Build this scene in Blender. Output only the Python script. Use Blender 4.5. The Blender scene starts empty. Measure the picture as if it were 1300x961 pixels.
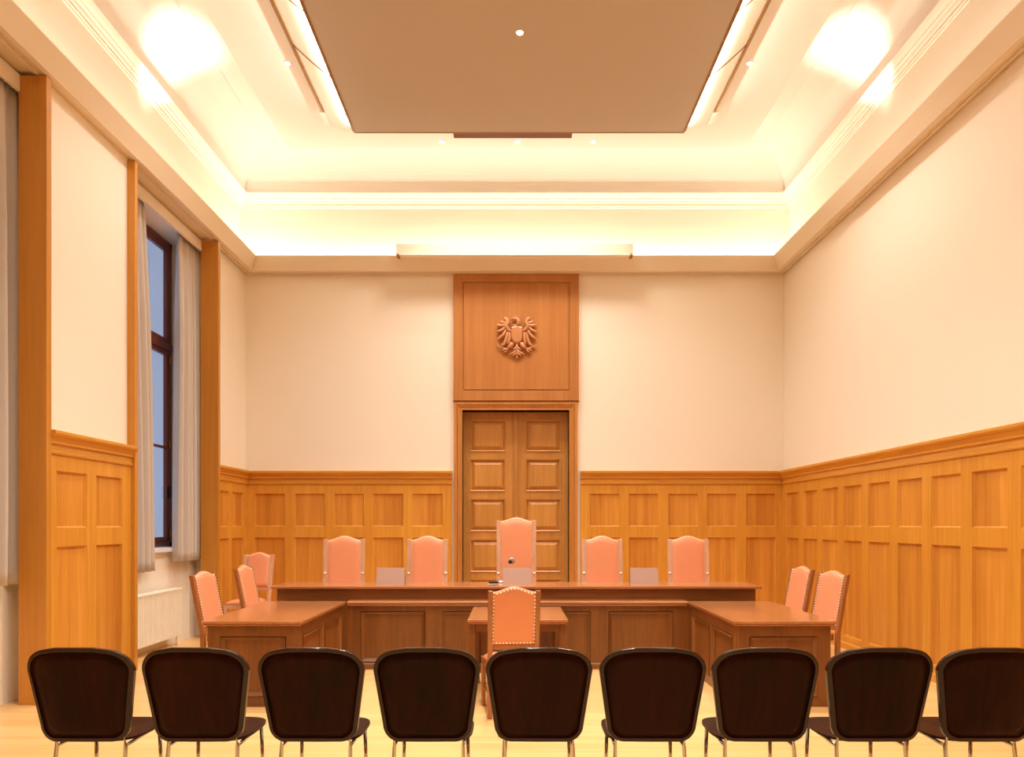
import bpy, bmesh, math, random
from mathutils import Vector, Matrix
random.seed(7)
PI = math.pi
C = bpy.context.scene.collection

# ------------------------------------------------------------------ helpers
def lin(r, g, b):
    f = lambda c: (c/255/12.92) if c/255 <= .04045 else ((c/255+.055)/1.055)**2.4
    return (f(r), f(g), f(b), 1)

def mat(name, col, rough=.5, spec=.5, metal=0, coat=0, bump=None, bscale=200, bdist=.002):
    m = bpy.data.materials.new(name); m.use_nodes = True
    nt = m.node_tree; p = nt.nodes['Principled BSDF']
    p.inputs['Base Color'].default_value = col
    p.inputs['Roughness'].default_value = rough
    p.inputs['Specular IOR Level'].default_value = spec
    p.inputs['Metallic'].default_value = metal
    p.inputs['Coat Weight'].default_value = coat
    p.inputs['Coat Roughness'].default_value = .15
    if bump:
        tc = nt.nodes.new('ShaderNodeTexCoord')
        n = nt.nodes.new('ShaderNodeTexNoise'); n.inputs['Scale'].default_value = bscale
        n.inputs['Detail'].default_value = 3
        b = nt.nodes.new('ShaderNodeBump'); b.inputs['Strength'].default_value = bump
        b.inputs['Distance'].default_value = bdist
        nt.links.new(tc.outputs['Object'], n.inputs['Vector'])
        nt.links.new(n.outputs['Fac'], b.inputs['Height'])
        nt.links.new(b.outputs['Normal'], p.inputs['Normal'])
    return m

def wood(name, dark, light, axis='z', rough=.4, plank=0, var=.12, coat=0, grain=1.0, randamt=.06, spec=.5, plank_axis=None):
    """procedural timber: grain stretched along one axis, optional veneer strips, slight tone change per piece"""
    m = bpy.data.materials.new(name); m.use_nodes = True
    nt = m.node_tree; N = nt.nodes; L = nt.links; p = N['Principled BSDF']
    tc = N.new('ShaderNodeTexCoord'); oi = N.new('ShaderNodeObjectInfo')
    off = N.new('ShaderNodeVectorMath'); off.operation = 'SCALE'; off.inputs['Scale'].default_value = 13.0
    comb = N.new('ShaderNodeCombineXYZ')
    for k in ('X', 'Y', 'Z'): L.new(oi.outputs['Random'], comb.inputs[k])
    L.new(comb.outputs[0], off.inputs[0])
    add = N.new('ShaderNodeVectorMath'); add.operation = 'ADD'
    L.new(tc.outputs['Object'], add.inputs[0]); L.new(off.outputs[0], add.inputs[1])
    mp = N.new('ShaderNodeMapping')
    s = {'x': (1.2, 26, 26), 'y': (26, 1.2, 26), 'z': (26, 26, 1.2)}[axis]
    mp.inputs['Scale'].default_value = tuple(v*grain for v in s)
    L.new(add.outputs[0], mp.inputs['Vector'])
    n1 = N.new('ShaderNodeTexNoise'); n1.inputs['Scale'].default_value = 1; n1.inputs['Detail'].default_value = 5
    n1.inputs['Roughness'].default_value = .6; n1.inputs['Distortion'].default_value = .4
    L.new(mp.outputs[0], n1.inputs['Vector'])
    mp2 = N.new('ShaderNodeMapping'); mp2.inputs['Scale'].default_value = tuple(v*.13*grain for v in s)
    L.new(add.outputs[0], mp2.inputs['Vector'])
    n2 = N.new('ShaderNodeTexNoise'); n2.inputs['Scale'].default_value = 1; n2.inputs['Detail'].default_value = 2
    L.new(mp2.outputs[0], n2.inputs['Vector'])
    mix = N.new('ShaderNodeMath'); mix.operation = 'MULTIPLY_ADD'; mix.inputs[1].default_value = .55
    L.new(n1.outputs['Fac'], mix.inputs[0])
    m2 = N.new('ShaderNodeMath'); m2.operation = 'MULTIPLY'; m2.inputs[1].default_value = .45
    L.new(n2.outputs['Fac'], m2.inputs[0]); L.new(m2.outputs[0], mix.inputs[2])
    last = mix.outputs[0]
    if plank:
        sep = N.new('ShaderNodeSeparateXYZ'); L.new(add.outputs[0], sep.inputs[0])
        pa = plank_axis or 'xy'
        if pa == 'xy':
            sm = N.new('ShaderNodeMath'); sm.operation = 'ADD'
            L.new(sep.outputs['X'], sm.inputs[0]); L.new(sep.outputs['Y'], sm.inputs[1]); src = sm.outputs[0]
        else: src = sep.outputs[pa.upper()]
        dv = N.new('ShaderNodeMath'); dv.operation = 'DIVIDE'; dv.inputs[1].default_value = plank
        fl = N.new('ShaderNodeMath'); fl.operation = 'FLOOR'
        L.new(src, dv.inputs[0]); L.new(dv.outputs[0], fl.inputs[0])
        wn = N.new('ShaderNodeTexWhiteNoise'); wn.noise_dimensions = '1D'; L.new(fl.outputs[0], wn.inputs['W'])
        ma = N.new('ShaderNodeMath'); ma.operation = 'MULTIPLY_ADD'; ma.inputs[1].default_value = var*2
        sb = N.new('ShaderNodeMath'); sb.operation = 'SUBTRACT'; sb.inputs[1].default_value = var
        L.new(wn.outputs['Value'], ma.inputs[0]); L.new(last, ma.inputs[2]); L.new(ma.outputs[0], sb.inputs[0])
        last = sb.outputs[0]
    r = N.new('ShaderNodeMath'); r.operation = 'MULTIPLY_ADD'; r.inputs[1].default_value = randamt*2
    L.new(oi.outputs['Random'], r.inputs[0]); L.new(last, r.inputs[2]); last = r.outputs[0]
    cr = N.new('ShaderNodeValToRGB'); e = cr.color_ramp.elements
    e[0].position = .28; e[0].color = dark; e[1].position = .78; e[1].color = light
    L.new(last, cr.inputs['Fac']); L.new(cr.outputs['Color'], p.inputs['Base Color'])
    b = N.new('ShaderNodeBump'); b.inputs['Strength'].default_value = .12; b.inputs['Distance'].default_value = .002
    L.new(n1.outputs['Fac'], b.inputs['Height']); L.new(b.outputs['Normal'], p.inputs['Normal'])
    p.inputs['Roughness'].default_value = rough; p.inputs['Coat Weight'].default_value = coat
    p.inputs['Coat Roughness'].default_value = .12; p.inputs['Specular IOR Level'].default_value = spec
    return m

def emis(name, col, st):
    m = bpy.data.materials.new(name); m.use_nodes = True; nt = m.node_tree
    p = nt.nodes['Principled BSDF']; p.inputs['Base Color'].default_value = (1, 1, 1, 1)
    p.inputs['Emission Color'].default_value = col; p.inputs['Emission Strength'].default_value = st
    return m

class MB:
    def __init__(s): s.v = []; s.f = []
    def add(s, vs, fs):
        o = len(s.v); s.v += [tuple(v) for v in vs]; s.f += [tuple(i+o for i in f) for f in fs]; return s
    def box(s, x0, x1, y0, y1, z0, z1):
        x0, x1 = sorted((x0, x1)); y0, y1 = sorted((y0, y1)); z0, z1 = sorted((z0, z1))
        return s.add([(x0,y0,z0),(x1,y0,z0),(x1,y1,z0),(x0,y1,z0),(x0,y0,z1),(x1,y0,z1),(x1,y1,z1),(x0,y1,z1)],
                     [(0,3,2,1),(4,5,6,7),(0,1,5,4),(1,2,6,5),(2,3,7,6),(3,0,4,7)])
    def hexa(s, p): # 8 points bottom 4, top 4
        return s.add(p, [(0,3,2,1),(4,5,6,7),(0,1,5,4),(1,2,6,5),(2,3,7,6),(3,0,4,7)])
    def tube(s, pts, rad, n=8, flat=1.0, up=(0,0,1), caps=True):
        """round bar through the points; rad is one radius or one per point; flat squashes along the frame's second axis"""
        pts = [Vector(p) for p in pts]; R = rad if isinstance(rad, (list, tuple)) else [rad]*len(pts)
        vs = []; fs = []; U = Vector(up)
        for i, p in enumerate(pts):
            t = (pts[min(i+1, len(pts)-1)] - pts[max(i-1, 0)]).normalized()
            a = t.cross(U)
            if a.length < 1e-3: a = t.cross(Vector((1, 0, 0)))
            a.normalize(); b = a.cross(t).normalized()
            for k in range(n):
                q = 2*PI*k/n; vs.append(p + a*math.cos(q)*R[i] + b*math.sin(q)*R[i]*flat)
        for i in range(len(pts)-1):
            for k in range(n):
                fs.append((i*n+k, i*n+(k+1)%n, (i+1)*n+(k+1)%n, (i+1)*n+k))
        if caps: fs += [tuple(range(n))[::-1], tuple((len(pts)-1)*n+k for k in range(n))]
        return s.add(vs, fs)
    def lathe(s, prof, c=(0,0,0), n=24):
        vs = []; fs = []
        for r, z in prof:
            for k in range(n):
                q = 2*PI*k/n; vs.append((c[0]+r*math.cos(q), c[1]+r*math.sin(q), c[2]+z))
        for i in range(len(prof)-1):
            for k in range(n): fs.append((i*n+k, i*n+(k+1)%n, (i+1)*n+(k+1)%n, (i+1)*n+k))
        fs += [tuple(range(n))[::-1], tuple((len(prof)-1)*n+k for k in range(n))]
        return s.add(vs, fs)
    def ball(s, c, r, n=8, sc=(1,1,1)):
        vs = [(c[0], c[1], c[2]-r*sc[2])]; fs = []; m = max(3, n//2)
        for i in range(1, m):
            a = -PI/2 + PI*i/m
            for k in range(n):
                q = 2*PI*k/n; vs.append((c[0]+r*sc[0]*math.cos(a)*math.cos(q), c[1]+r*sc[1]*math.cos(a)*math.sin(q), c[2]+r*sc[2]*math.sin(a)))
        vs.append((c[0], c[1], c[2]+r*sc[2])); t = len(vs)-1
        for k in range(n):
            fs.append((0, 1+(k+1)%n, 1+k)); fs.append((t, t-n+k, t-n+(k+1)%n))
        for i in range(m-2):
            for k in range(n): fs.append((1+i*n+k, 1+i*n+(k+1)%n, 1+(i+1)*n+(k+1)%n, 1+(i+1)*n+k))
        return s.add(vs, fs)
    def prism(s, poly, y0, y1, axis='y'):
        """polygon in the plane across axis, extruded along it"""
        n = len(poly)
        f = {'y': lambda a, b, t: (a, t, b), 'x': lambda a, b, t: (t, a, b), 'z': lambda a, b, t: (a, b, t)}[axis]
        return s.add([f(a, b, y0) for a, b in poly]+[f(a, b, y1) for a, b in poly],
                     [tuple(range(n)), tuple(range(n, 2*n))[::-1]]+[(i, i+n, (i+1)%n+n, (i+1)%n) for i in range(n)])
    def xf(s, M, i0=0):
        s.v[i0:] = [tuple(M @ Vector(v)) for v in s.v[i0:]]; return s
    def build(s, name, m, parent=None, bevel=0, smooth=False, seg=2, sub=0, weld=False):
        me = bpy.data.meshes.new(name); me.from_pydata(s.v, [], s.f); me.update()
        bm = bmesh.new(); bm.from_mesh(me)
        if weld: bmesh.ops.remove_doubles(bm, verts=bm.verts, dist=1e-5)
        bmesh.ops.recalc_face_normals(bm, faces=bm.faces); bm.to_mesh(me); bm.free()
        me.materials.append(m); o = bpy.data.objects.new(name, me); C.objects.link(o)
        if parent: o.parent = parent
        if smooth:
            for p in me.polygons: p.use_smooth = True
        if bevel:
            b = o.modifiers.new('b', 'BEVEL'); b.width = bevel; b.segments = seg; b.limit_method = 'ANGLE'
            b.angle_limit = math.radians(40)
        if sub:
            q = o.modifiers.new('s', 'SUBSURF'); q.levels = q.render_levels = sub
        return o

def thing(name, label, cat, loc=(0,0,0), rz=0, group=None):
    o = bpy.data.objects.new(name, None); C.objects.link(o); o.empty_display_size = .1
    o.location = loc; o.rotation_euler = (0, 0, rz)
    o['label'] = label; o['category'] = cat
    if group: o['group'] = group
    return o
def tag(o, label, cat, group=None):
    o['label'] = label; o['category'] = cat
    if group: o['group'] = group
    return o
def struct(o): o['kind'] = 'structure'; return o
def dup(root, loc, rz, label, group=None):
    r = root.copy(); C.objects.link(r); r.location = loc; r.rotation_euler = (0, 0, rz); r['label'] = label
    if group: r['group'] = group
    for ch in list(root.children):
        c = ch.copy(); C.objects.link(c); c.parent = r
        for g in list(ch.children):
            d = g.copy(); C.objects.link(d); d.parent = c
    return r

# ------------------------------------------------------------------ camera
FP = 866.7
cam = bpy.data.cameras.new('camera'); co = bpy.data.objects.new('camera', cam); C.objects.link(co)
co.location = (0, 0, 1.65); co.rotation_euler = (PI/2, 0, 0)
cam.sensor_width = 36; cam.lens = 24; cam.shift_y = 185.5/1300; cam.shift_x = -1/1300; cam.clip_start = .05
bpy.context.scene.camera = co

# ------------------------------------------------------------------ materials
M = {}
M['oak']      = wood('oak_panelling', lin(190,124,36), lin(226,164,64), 'z', .38, 0, 0, 0, 1.0, .05)
M['oakpanel'] = wood('oak_panel_veneer', lin(182,114,34), lin(224,158,66), 'z', .38, .085, .09, 0, 1.0, .05)
M['oakh']     = wood('oak_moulding', lin(190,124,36), lin(226,164,64), 'x', .36, 0, 0, 0, 1.0, .04)
M['oaky']     = wood('oak_moulding_side', lin(190,124,36), lin(226,164,64), 'y', .36, 0, 0, 0, 1.0, .04)
M['post']     = wood('window_casing_oak', lin(184,120,36), lin(210,148,58), 'z', .4, 0, 0, 0, .8, .03)
M['overdoor'] = wood('overdoor_veneer', lin(168,106,50), lin(196,132,70), 'z', .4, .11, .09, 0, .9, .02, plank_axis='x')
M['door']     = wood('old_oak_door', lin(160,104,42), lin(208,148,72), 'z', .42, 0, 0, 0, 1.3, .06)
M['casing']   = wood('door_casing_oak', lin(172,108,44), lin(210,144,72), 'z', .36, 0, 0, 0, 1.1, .03)
M['bench']    = wood('bench_oak', lin(92,50,17), lin(143,85,35), 'z', .34, 0, 0, .15, 1.6, .04)
M['benchh']   = wood('bench_oak_rail', lin(92,50,17), lin(143,85,35), 'x', .34, 0, 0, .15, 1.6, .04)
M['benchtop'] = wood('bench_top_polished', lin(152,94,56), lin(192,128,82), 'x', .22, 0, 0, .5, 1.2, .02)
M['tabletop'] = wood('table_top_polished', lin(152,94,56), lin(192,128,82), 'y', .22, 0, 0, .5, 1.2, .02)
M['chairwood']= wood('chair_walnut', lin(138,82,44), lin(180,114,66), 'z', .22, 0, 0, .4, 1.5, .03)
M['walnut_sheen']= wood('walnut_painted_sheen', lin(200,144,114), lin(230,182,150), 'z', .15, 0, 0, 1.0, 1.5, .03)  # chair walnut with the pale reflections of its posts put into the colour
M['shell']    = wood('dark_plywood', lin(18,6,3), lin(54,19,10), 'z', .4, 0, 0, 0, .9, .02, spec=.10)
M['shelledge']= wood('dark_plywood_edge', lin(26,9,5), lin(48,19,11), 'x', .26, 0, 0, .3, .9, .02, spec=.25)
M['floor']    = wood('light_parquet', lin(214,168,104), lin(240,200,140), 'x', .35, .09, .10, .1, .8, 0, plank_axis='y')
M['winwood']  = wood('window_red_brown', lin(92,34,16), lin(140,60,32), 'z', .35, 0, 0, .2, 1.2, .02)
M['wall']     = mat('wall_plaster', lin(241,232,216), .75, .3, bump=.25, bscale=160)
M['ledge']    = mat('ledge_plaster', lin(228,213,188), .8, .2, bump=.5, bscale=120)
M['ceiling']  = mat('ceiling_plaster', lin(236,228,218), .8, .2)
M['upper']    = mat('upper_wall_plaster', lin(240,232,218), .8, .2)
M['canopy']   = mat('canopy_fabric_board', lin(190,180,166), .85, .15, bump=.35, bscale=220)
M['bronze']   = mat('bronze_edge', lin(150,110,66), .35, .5, metal=.6)
M['reflector']= mat('white_reflector', lin(246,240,228), .45, .4)
M['white']    = mat('white_lacquer', lin(244,238,226), .35, .5)
M['screenbox']= mat('cream_metal', lin(238,218,196), .45, .4)
M['brownslot']= mat('brown_slot', lin(120,66,26), .5, .4)
M['leather']  = mat('salmon_leather', lin(231,150,108), .42, .5, bump=.25, bscale=90)
M['brass']    = mat('pale_brass', lin(252,236,204), .3, .6, metal=.2)
M['brassdull']= mat('aged_brass', lin(190,130,50), .35, .5, metal=1)
M['curtain']  = mat('grey_curtain', lin(206,196,186), .9, .1, bump=.3, bscale=500, bdist=.001)
M['board']    = mat('greyish_board', lin(182,150,136), .45, .4, bump=.2, bscale=300)
M['black']    = mat('black_plastic', lin(18,18,20), .4, .5)
M['silver']   = mat('satin_silver', lin(200,200,196), .3, .5, metal=.9)
M['chrome']   = mat('chrome_tube', lin(190,190,190), .15, .5, metal=1)
M['sill']     = mat('stone_sill', lin(220,222,228), .4, .4)
M['radiator'] = mat('radiator_enamel', lin(244,238,222), .35, .5)
M['emblem']   = wood('carved_wood', lin(178,112,66), lin(206,142,92), 'z', .4, 0, 0, 0, 1.0, 0)
M['wingglow'] = emis('lit_diffuser', (1, .94, .82, 1), 3.0)
M['lampglow'] = emis('lamp_glow', (1, .93, .8, 1), 30)
M['tubeglow'] = emis('tube_glow', (1, .9, .72, 1), 6)
def glass():
    m = bpy.data.materials.new('window_glass'); m.use_nodes = True; nt = m.node_tree
    N = nt.nodes; N.clear(); o = N.new('ShaderNodeOutputMaterial'); mx = N.new('ShaderNodeMixShader')
    t = N.new('ShaderNodeBsdfTransparent'); t.inputs[0].default_value = (.86, .9, .95, 1)
    g = N.new('ShaderNodeBsdfGlossy'); g.inputs['Roughness'].default_value = .02
    lw = N.new('ShaderNodeLayerWeight'); lw.inputs['Blend'].default_value = .22
    nt.links.new(lw.outputs['Facing'], mx.inputs['Fac']); nt.links.new(t.outputs[0], mx.inputs[1])
    nt.links.new(g.outputs[0], mx.inputs[2]); nt.links.new(mx.outputs[0], o.inputs[0]); return m
M['glass'] = glass()

# ------------------------------------------------------------------ room constants
XL, XR, YB, YR = -4.403, 4.468, 11.26, -3.2
LZ = 5.78                     # height of the light ledge
XLM = -4.35                   # wall piece between the windows
def loop_sweep(mb, prof, xl=XL, xr=XR, yb=YB, yr=YR, closed=False):
    """profile of (inward offset, height) swept round the room with mitred corners"""
    vs = []; fs = []; n = len(prof)
    for d, z in prof: vs += [(xl+d, yr+d, z), (xl+d, yb-d, z), (xr-d, yb-d, z), (xr-d, yr+d, z)]
    for i in range(n if closed else n-1):
        j = (i+1) % n
        for k in range(4): fs.append((i*4+k, i*4+(k+1)%4, j*4+(k+1)%4, j*4+k))
    return mb.add(vs, fs)

# floor
struct(MB().box(-5.3, 4.8, YR-.2, 11.7, -.1, 0).build('floor', M['floor']))
# walls: the door recess is cut into the back wall
DX0, DX1, DZ = -.83, .93, 3.535
m = MB()
m.box(XL-.9, DX0, YB, YB+.35, 0, LZ+.05).box(DX1, XR+.4, YB, YB+.35, 0, LZ+.05).box(DX0, DX1, YB, YB+.35, DZ, LZ+.05)
m.box(XL-.9, XR+.4, YB+.14, YB+.35, LZ+.05, 8)
struct(m.build('wall_back', M['wall']))
m = MB(); m.box(XR, XR+.4, YR-.2, YB, 0, LZ+.05).box(XR+.142, XR+.4, YR-.2, YB+.14, LZ+.05, 8)
struct(m.build('wall_right', M['wall']))
m = MB(); m.box(XL-.9, XR+.4, YR-.2, YR, 0, 8)
struct(m.build('wall_rear', M['wall']))
struct(MB().box(XL+.08, XR-.08, YR+.001, YR+.05, 0, 2.53).build('added_rear_trim', M['bench']))  # unseen dark panelling, added so the plywood chair backs reflect something dark
WIN = [(4.17, 6.24), (7.76, 9.88)]         # window niches, y range
m = MB()
m.box(-5.04, -4.68, 9.88, 10.10, 0, LZ+.02).box(-5.04, XL, 10.10, YB, 0, LZ+.05)
m.box(-5.04, -4.68, 6.24, 7.76, 0, LZ-.002).box(-4.68, XLM-.06, 6.46, 7.54, 0, LZ-.002).box(-4.42, XLM, 6.30, 7.71, 0, LZ-.002)
m.box(-5.04, XLM, YR, 4.15, 0, LZ-.002)
for a, b in WIN:
    m.box(-5.04, -4.74, a-.02, b+.02, 0, 1.28)
    m.box(-5.04, -4.545, a-.21, b+.21, 5.70, LZ+.02)
m.box(-5.04, -4.30, YR, YB, LZ+.021, LZ+.06)
m.box(-5.3, -4.54, YR-.2, YB+.14, LZ+.05, 8)
struct(m.build('wall_left', M['wall']))

# the light ledge, the cornice moulding and the coved ceiling
m = MB()
loop_sweep(m, [(0,5.80),(.035,5.80),(.035,5.765),(.065,5.765),(.065,5.785),(.13,5.765),(.17,5.775),(.262,5.975),(.262,5.99),(.24,5.99),(.10,5.85),(-.14,5.85),(-.14,5.80)], closed=True)
struct(m.build('trim_1', M['ledge']))
m = MB()
loop_sweep(m, [(0,6.93),(.02,6.93),(.02,6.955),(.035,6.955),(.035,6.99),(.05,7.0),(.06,7.03),(.085,7.045),(.085,7.06),(.12,7.085),(.15,7.12),(.15,7.14),(0,7.16)],
           xl=-4.54, xr=4.61, yb=11.40, yr=-3.2, closed=True)
struct(m.build('trim_2', M['upper']))
m = MB(); prof = []
for k in range(17):
    a = PI/2*k/16
    prof.append((.12+.53*(1-math.cos(a)), 7.14+.545*math.sin(a)))
loop_sweep(m, prof, xl=-4.54, xr=4.61, yb=11.40, yr=-3.3)
o = m.build('ceiling', M['ceiling'], smooth=False)
for p in o.data.polygons: p.use_smooth = False
struct(o)
m2 = MB().box(-3.92, 3.99, -2.7, 10.78, 7.69, 7.8); struct(m2.build('ceiling', M['ceiling']))
# dropped ceiling field (three slabs with slim joints seen as one plate)
m = MB().box(-3.37, 3.50, -2.2, 10.21, 7.28, 7.40)
sl = tag(m.build('suspended_ceiling_slab', M['ceiling'], bevel=.004), 'wide flat pale suspended ceiling slab inset from the coved edge, carrying the small downlights', 'ceiling panel')
for x in (-3.0, 0, 3.1):
    for y in (-1.5, 2.5, 6.5, 9.6): MB().box(x-.03, x+.03, y-.03, y+.03, 7.40, 7.69).build('hanger', M['ceiling'], sl)

# canopy with the two light wings
CXL, CXR, CY, CZ = -2.10, 2.27, 9.12, 6.89
cn = thing('ceiling_canopy', 'large tan rectangular canopy hung below the ceiling with glowing side reflectors', 'ceiling panel', (0, 0, 0))
MB().box(CXL, CXR, -1.5, CY, CZ, CZ+.05).build('canopy_board', M['canopy'], cn)
for a, b in ((CXL-.02, CXL), (CXR, CXR+.02)): MB().box(a, b, -1.5, CY+.015, CZ-.005, CZ+.035).build('edge_trim', M['bronze'], cn)
MB().box(CXL, CXR, CY, CY+.015, CZ-.005, CZ+.035).build('edge_trim', M['bronze'], cn)
m = MB().box(-.80, .80, CY+.021, CY+.16, CZ+.012, CZ+.04)
m.build('slot_strip', M['brownslot'], cn)
for x in (-1.6, 0, 1.7):
    for y in (0, 4, 8.4): MB().box(x-.02, x+.02, y-.02, y+.02, CZ+.05, 7.28).build('hanger', M['bronze'], cn)
def wing(sx, xin, xout):
    joints = [-1.5] + [8.06-1.03*k for k in range(8, -1, -1)] + [9.13]
    Z = lambda t: CZ+.035 + .255*(t**1.25)
    for i in range(len(joints)-1):
        y0, y1 = joints[i], joints[i+1]; n = 10; vs = []; fs = []
        for k in range(n+1):
            t = k/n; x = xin + (xout-xin)*t
            a0 = 0 if i == 0 else -.20*t; a1 = .20*t if i == len(joints)-2 else -.20*t
            vs += [(x, y0+a0, Z(t)), (x, y1+a1, Z(t))]
        for k in range(n): fs.append((2*k, 2*k+1, 2*k+3, 2*k+2))
        MB().add(vs, fs).build('light_wing', M['reflector'], cn, smooth=True)
        MB().add([(x, y, z+.012) for x, y, z in vs], fs).build('wing_back', M['white'], cn, smooth=True)
        if i:
            m = MB()
            for k in range(n):
                t0, t1 = k/n, (k+1)/n; X0, X1 = xin+(xout-xin)*t0, xin+(xout-xin)*t1
                P = [(X0, y0-.2*t0-.013), (X1, y0-.2*t1-.013), (X1, y0-.2*t1+.013), (X0, y0-.2*t0+.013)]; zz = [Z(t0), Z(t1), Z(t1), Z(t0)]
                m.hexa([(p[0], p[1], z-.010) for p, z in zip(P, zz)]+[(p[0], p[1], z-.002) for p, z in zip(P, zz)])
            m.build('wing_joint', M['bronze'], cn, weld=True)
    MB().box(xin, xin+sx*.012, -1.5, 9.10, CZ-.004, CZ+.006).build('tube_shield', M['bronze'], cn)
    MB().box(xout, xout+sx*.025, -1.3, 9.12, CZ+.265, CZ+.305).build('wing_rim', M['bronze'], cn)
    MB().box(xout-sx*.015, xout+sx*.05, 9.12, 9.38, CZ+.262, CZ+.29).build('end_cap', M['white'], cn)
wing(-1, CXL-.022, -2.53); wing(1, CXR+.022, 2.69)

# ceiling downlights
DL = [(-2.75, 8.33, 7.28, 'small downlight in the slab at left, upper one of two by the left wing tip'),
      (2.89, 8.33, 7.28, 'small downlight in the slab at right of the right reflector wing'),
      (-1.04, 10.04, 7.28, 'left one of three small downlights in a row behind the canopy edge'),
      (.07, 10.04, 7.28, 'middle one of three small downlights in a row behind the canopy edge'),
      (1.18, 10.04, 7.28, 'right one of three small downlights in a row behind the canopy edge'),
      (-2.74, 7.28, 7.28, 'small downlight at the very top edge of the picture, left of the left wing'),
      (2.91, 7.28, 7.28, 'small downlight at the very top edge of the picture, right of the right wing'),
      (.075, 7.27, CZ, 'single bright downlight in the middle of the tan canopy')]
DL[0] = DL[0][:3] + ('small downlight in the slab at left of the left reflector wing',)
d0 = None
for i, (x, y, z, lb) in enumerate(DL):
    if d0 is None:
        d0 = thing('downlight', lb, 'ceiling light', (x, y, z), 0, 'recessed ceiling downlights')
        MB().lathe([(.032,-.001),(.034,-.006),(.046,-.004),(.048,0)], n=20).build('trim_ring', M['white'], d0, smooth=True)
        MB().lathe([(.030,-.0015),(.030,-.004),(.018,-.009),(.004,-.011)], n=16).build('lamp', M['lampglow'], d0, smooth=True)
    else: dup(d0, (x, y, z), 0, lb)

# projection screen housing on the back ledge
sc_ = thing('projection_screen_case', 'long cream box of a rolled-up projection screen above the door', 'projection screen', (.03, 10.88, 5.92))
MB().box(-1.88, 1.88, -.06, .07, .022, .185).build('case', M['screenbox'], sc_, bevel=.006)
MB().box(-1.83, 1.83, -.07, .02, 0, .02).build('bottom_bar', M['white'], sc_, bevel=.003)
for sx in (-1, 1): MB().box(sx*1.86-.02, sx*1.86+.02, -.02, .10, .004, .03).build('bracket', M['brassdull'], sc_)

# ------------------------------------------------------------------ wainscot
def wainscot(name, P, T, Nn, length, stiles, par_axis):
    """P start on the wall face, T direction along, Nn out of the wall, stiles = [(s0,s1)] panel spans along the wall"""
    root = bpy.data.objects.new(name, None); C.objects.link(root); struct(root)
    Mx = Matrix(((T[0], Nn[0], 0, P[0]), (T[1], Nn[1], 0, P[1]), (0, 0, 1, 0), (0, 0, 0, 1)))
    Z = dict(s0=.17, s1=1.44, u0=1.62, u1=2.16, top=2.32)
    m = MB()
    d0, d1 = .004, .048
    edges = [0] + [e for ab in stiles for e in ab] + [length]
    for i in range(0, len(edges), 2):
        if edges[i+1]-edges[i] > .003: m.box(edges[i], edges[i+1], d0, d1, .09, Z['top'])
    for a, b in stiles:
        m.box(a, b, d0, d1, .09, Z['s0']).box(a, b, d0, d1, Z['s1'], Z['u0']).box(a, b, d0, d1, Z['u1'], Z['top'])
    m.xf(Mx).build('frame', M['oak'], root, bevel=.0)
    for a, b in stiles:
        for z0, z1 in ((Z['s0'], Z['s1']), (Z['u0'], Z['u1'])):
            m = MB().box(a+.002, b-.002, d0+.001, .022, z0+.002, z1-.002)
            w = .016
            for q in (((a,z0),(b,z0),(b-w,z0+w),(a+w,z0+w)), ((b,z0),(b,z1),(b-w,z1-w),(b-w,z0+w)),
                      ((b,z1),(a,z1),(a+w,z1-w),(b-w,z1-w)), ((a,z1),(a,z0),(a+w,z0+w),(a+w,z1-w))):
                ou = [(s, .043, z) for s, z in q[:2]]; inn = [(s, .024, z) for s, z in q[2:]]
                lo = [(s, .020, z) for s, z in q]
                m.hexa(lo + ou + inn)
            m.xf(Mx).build('panel', M['oakpanel'], root)
    prof = [(.004,2.31),(.062,2.31),(.066,2.32),(.066,2.335),(.055,2.345),(.052,2.40),(.060,2.405),(.075,2.41),(.075,2.43),(.085,2.445),(.105,2.475),(.115,2.48),(.125,2.50),(.125,2.525),(.115,2.53),(.004,2.53)]
    m = MB().prism([(d, z) for d, z in prof], 0, length, 'x').xf(Mx)
    m.build('crown_moulding', M['oakh'] if par_axis == 'x' else M['oaky'], root)
    m = MB().prism([(.004,0),(.064,0),(.064,.075),(.054,.088),(.046,.095),(.004,.095)], 0, length, 'x').xf(Mx)
    m.build('skirting_board', M['oakh'] if par_axis == 'x' else M['oaky'], root)
    return root
G = .0
# back left, back right (x spans measured from the wall corner)
def bx(u, Y=11.22): return (u-651)*Y/FP
sp = [(323.6,361.8),(373.7,412.4),(424.5,461.9),(473.9,512),(523.9,562)]
x0 = XL; xe = bx(574)
wainscot('trim_3', (x0, YB), (1,0), (0,-1), xe-x0, [(bx(a)-x0, bx(b)-x0) for a, b in sp], 'x')
sp = [(748.6,786.7),(798.4,835.6),(848.5,886.2),(897.4,935),(947,984.4)]
x0 = bx(736.8)
wainscot('trim_4', (x0, YB), (1,0), (0,-1), XR-x0, [(bx(a)-x0, bx(b)-x0) for a, b in sp], 'x')
# right wall, pitch from the photograph
st = []; y = 10.99; pitch = .637
y = YB-.22
while y > YR+.8:
    st.append((YB-y, YB-y+.47)); y -= pitch
wainscot('trim_5', (XR, YB-.049), (0,-1), (-1,0), YB-YR-.1, [(a-.04, b-.04) for a, b in st], 'y')
# left wall: by the corner, between windows, rear
wainscot('trim_6', (XL, 9.951), (0,1), (1,0), YB-.049-9.951, [(.10,.53),(.64,1.10)], 'y')
wainscot('trim_7', (XLM, 6.312), (0,1), (1,0), 7.699-6.312, [(.13,.585),(.74,1.20)], 'y')
wainscot('trim_8', (XLM, -3.15), (0,1), (1,0), 4.099+3.15, [(.15+.65*i,.62+.65*i) for i in range(11)], 'y')

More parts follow.
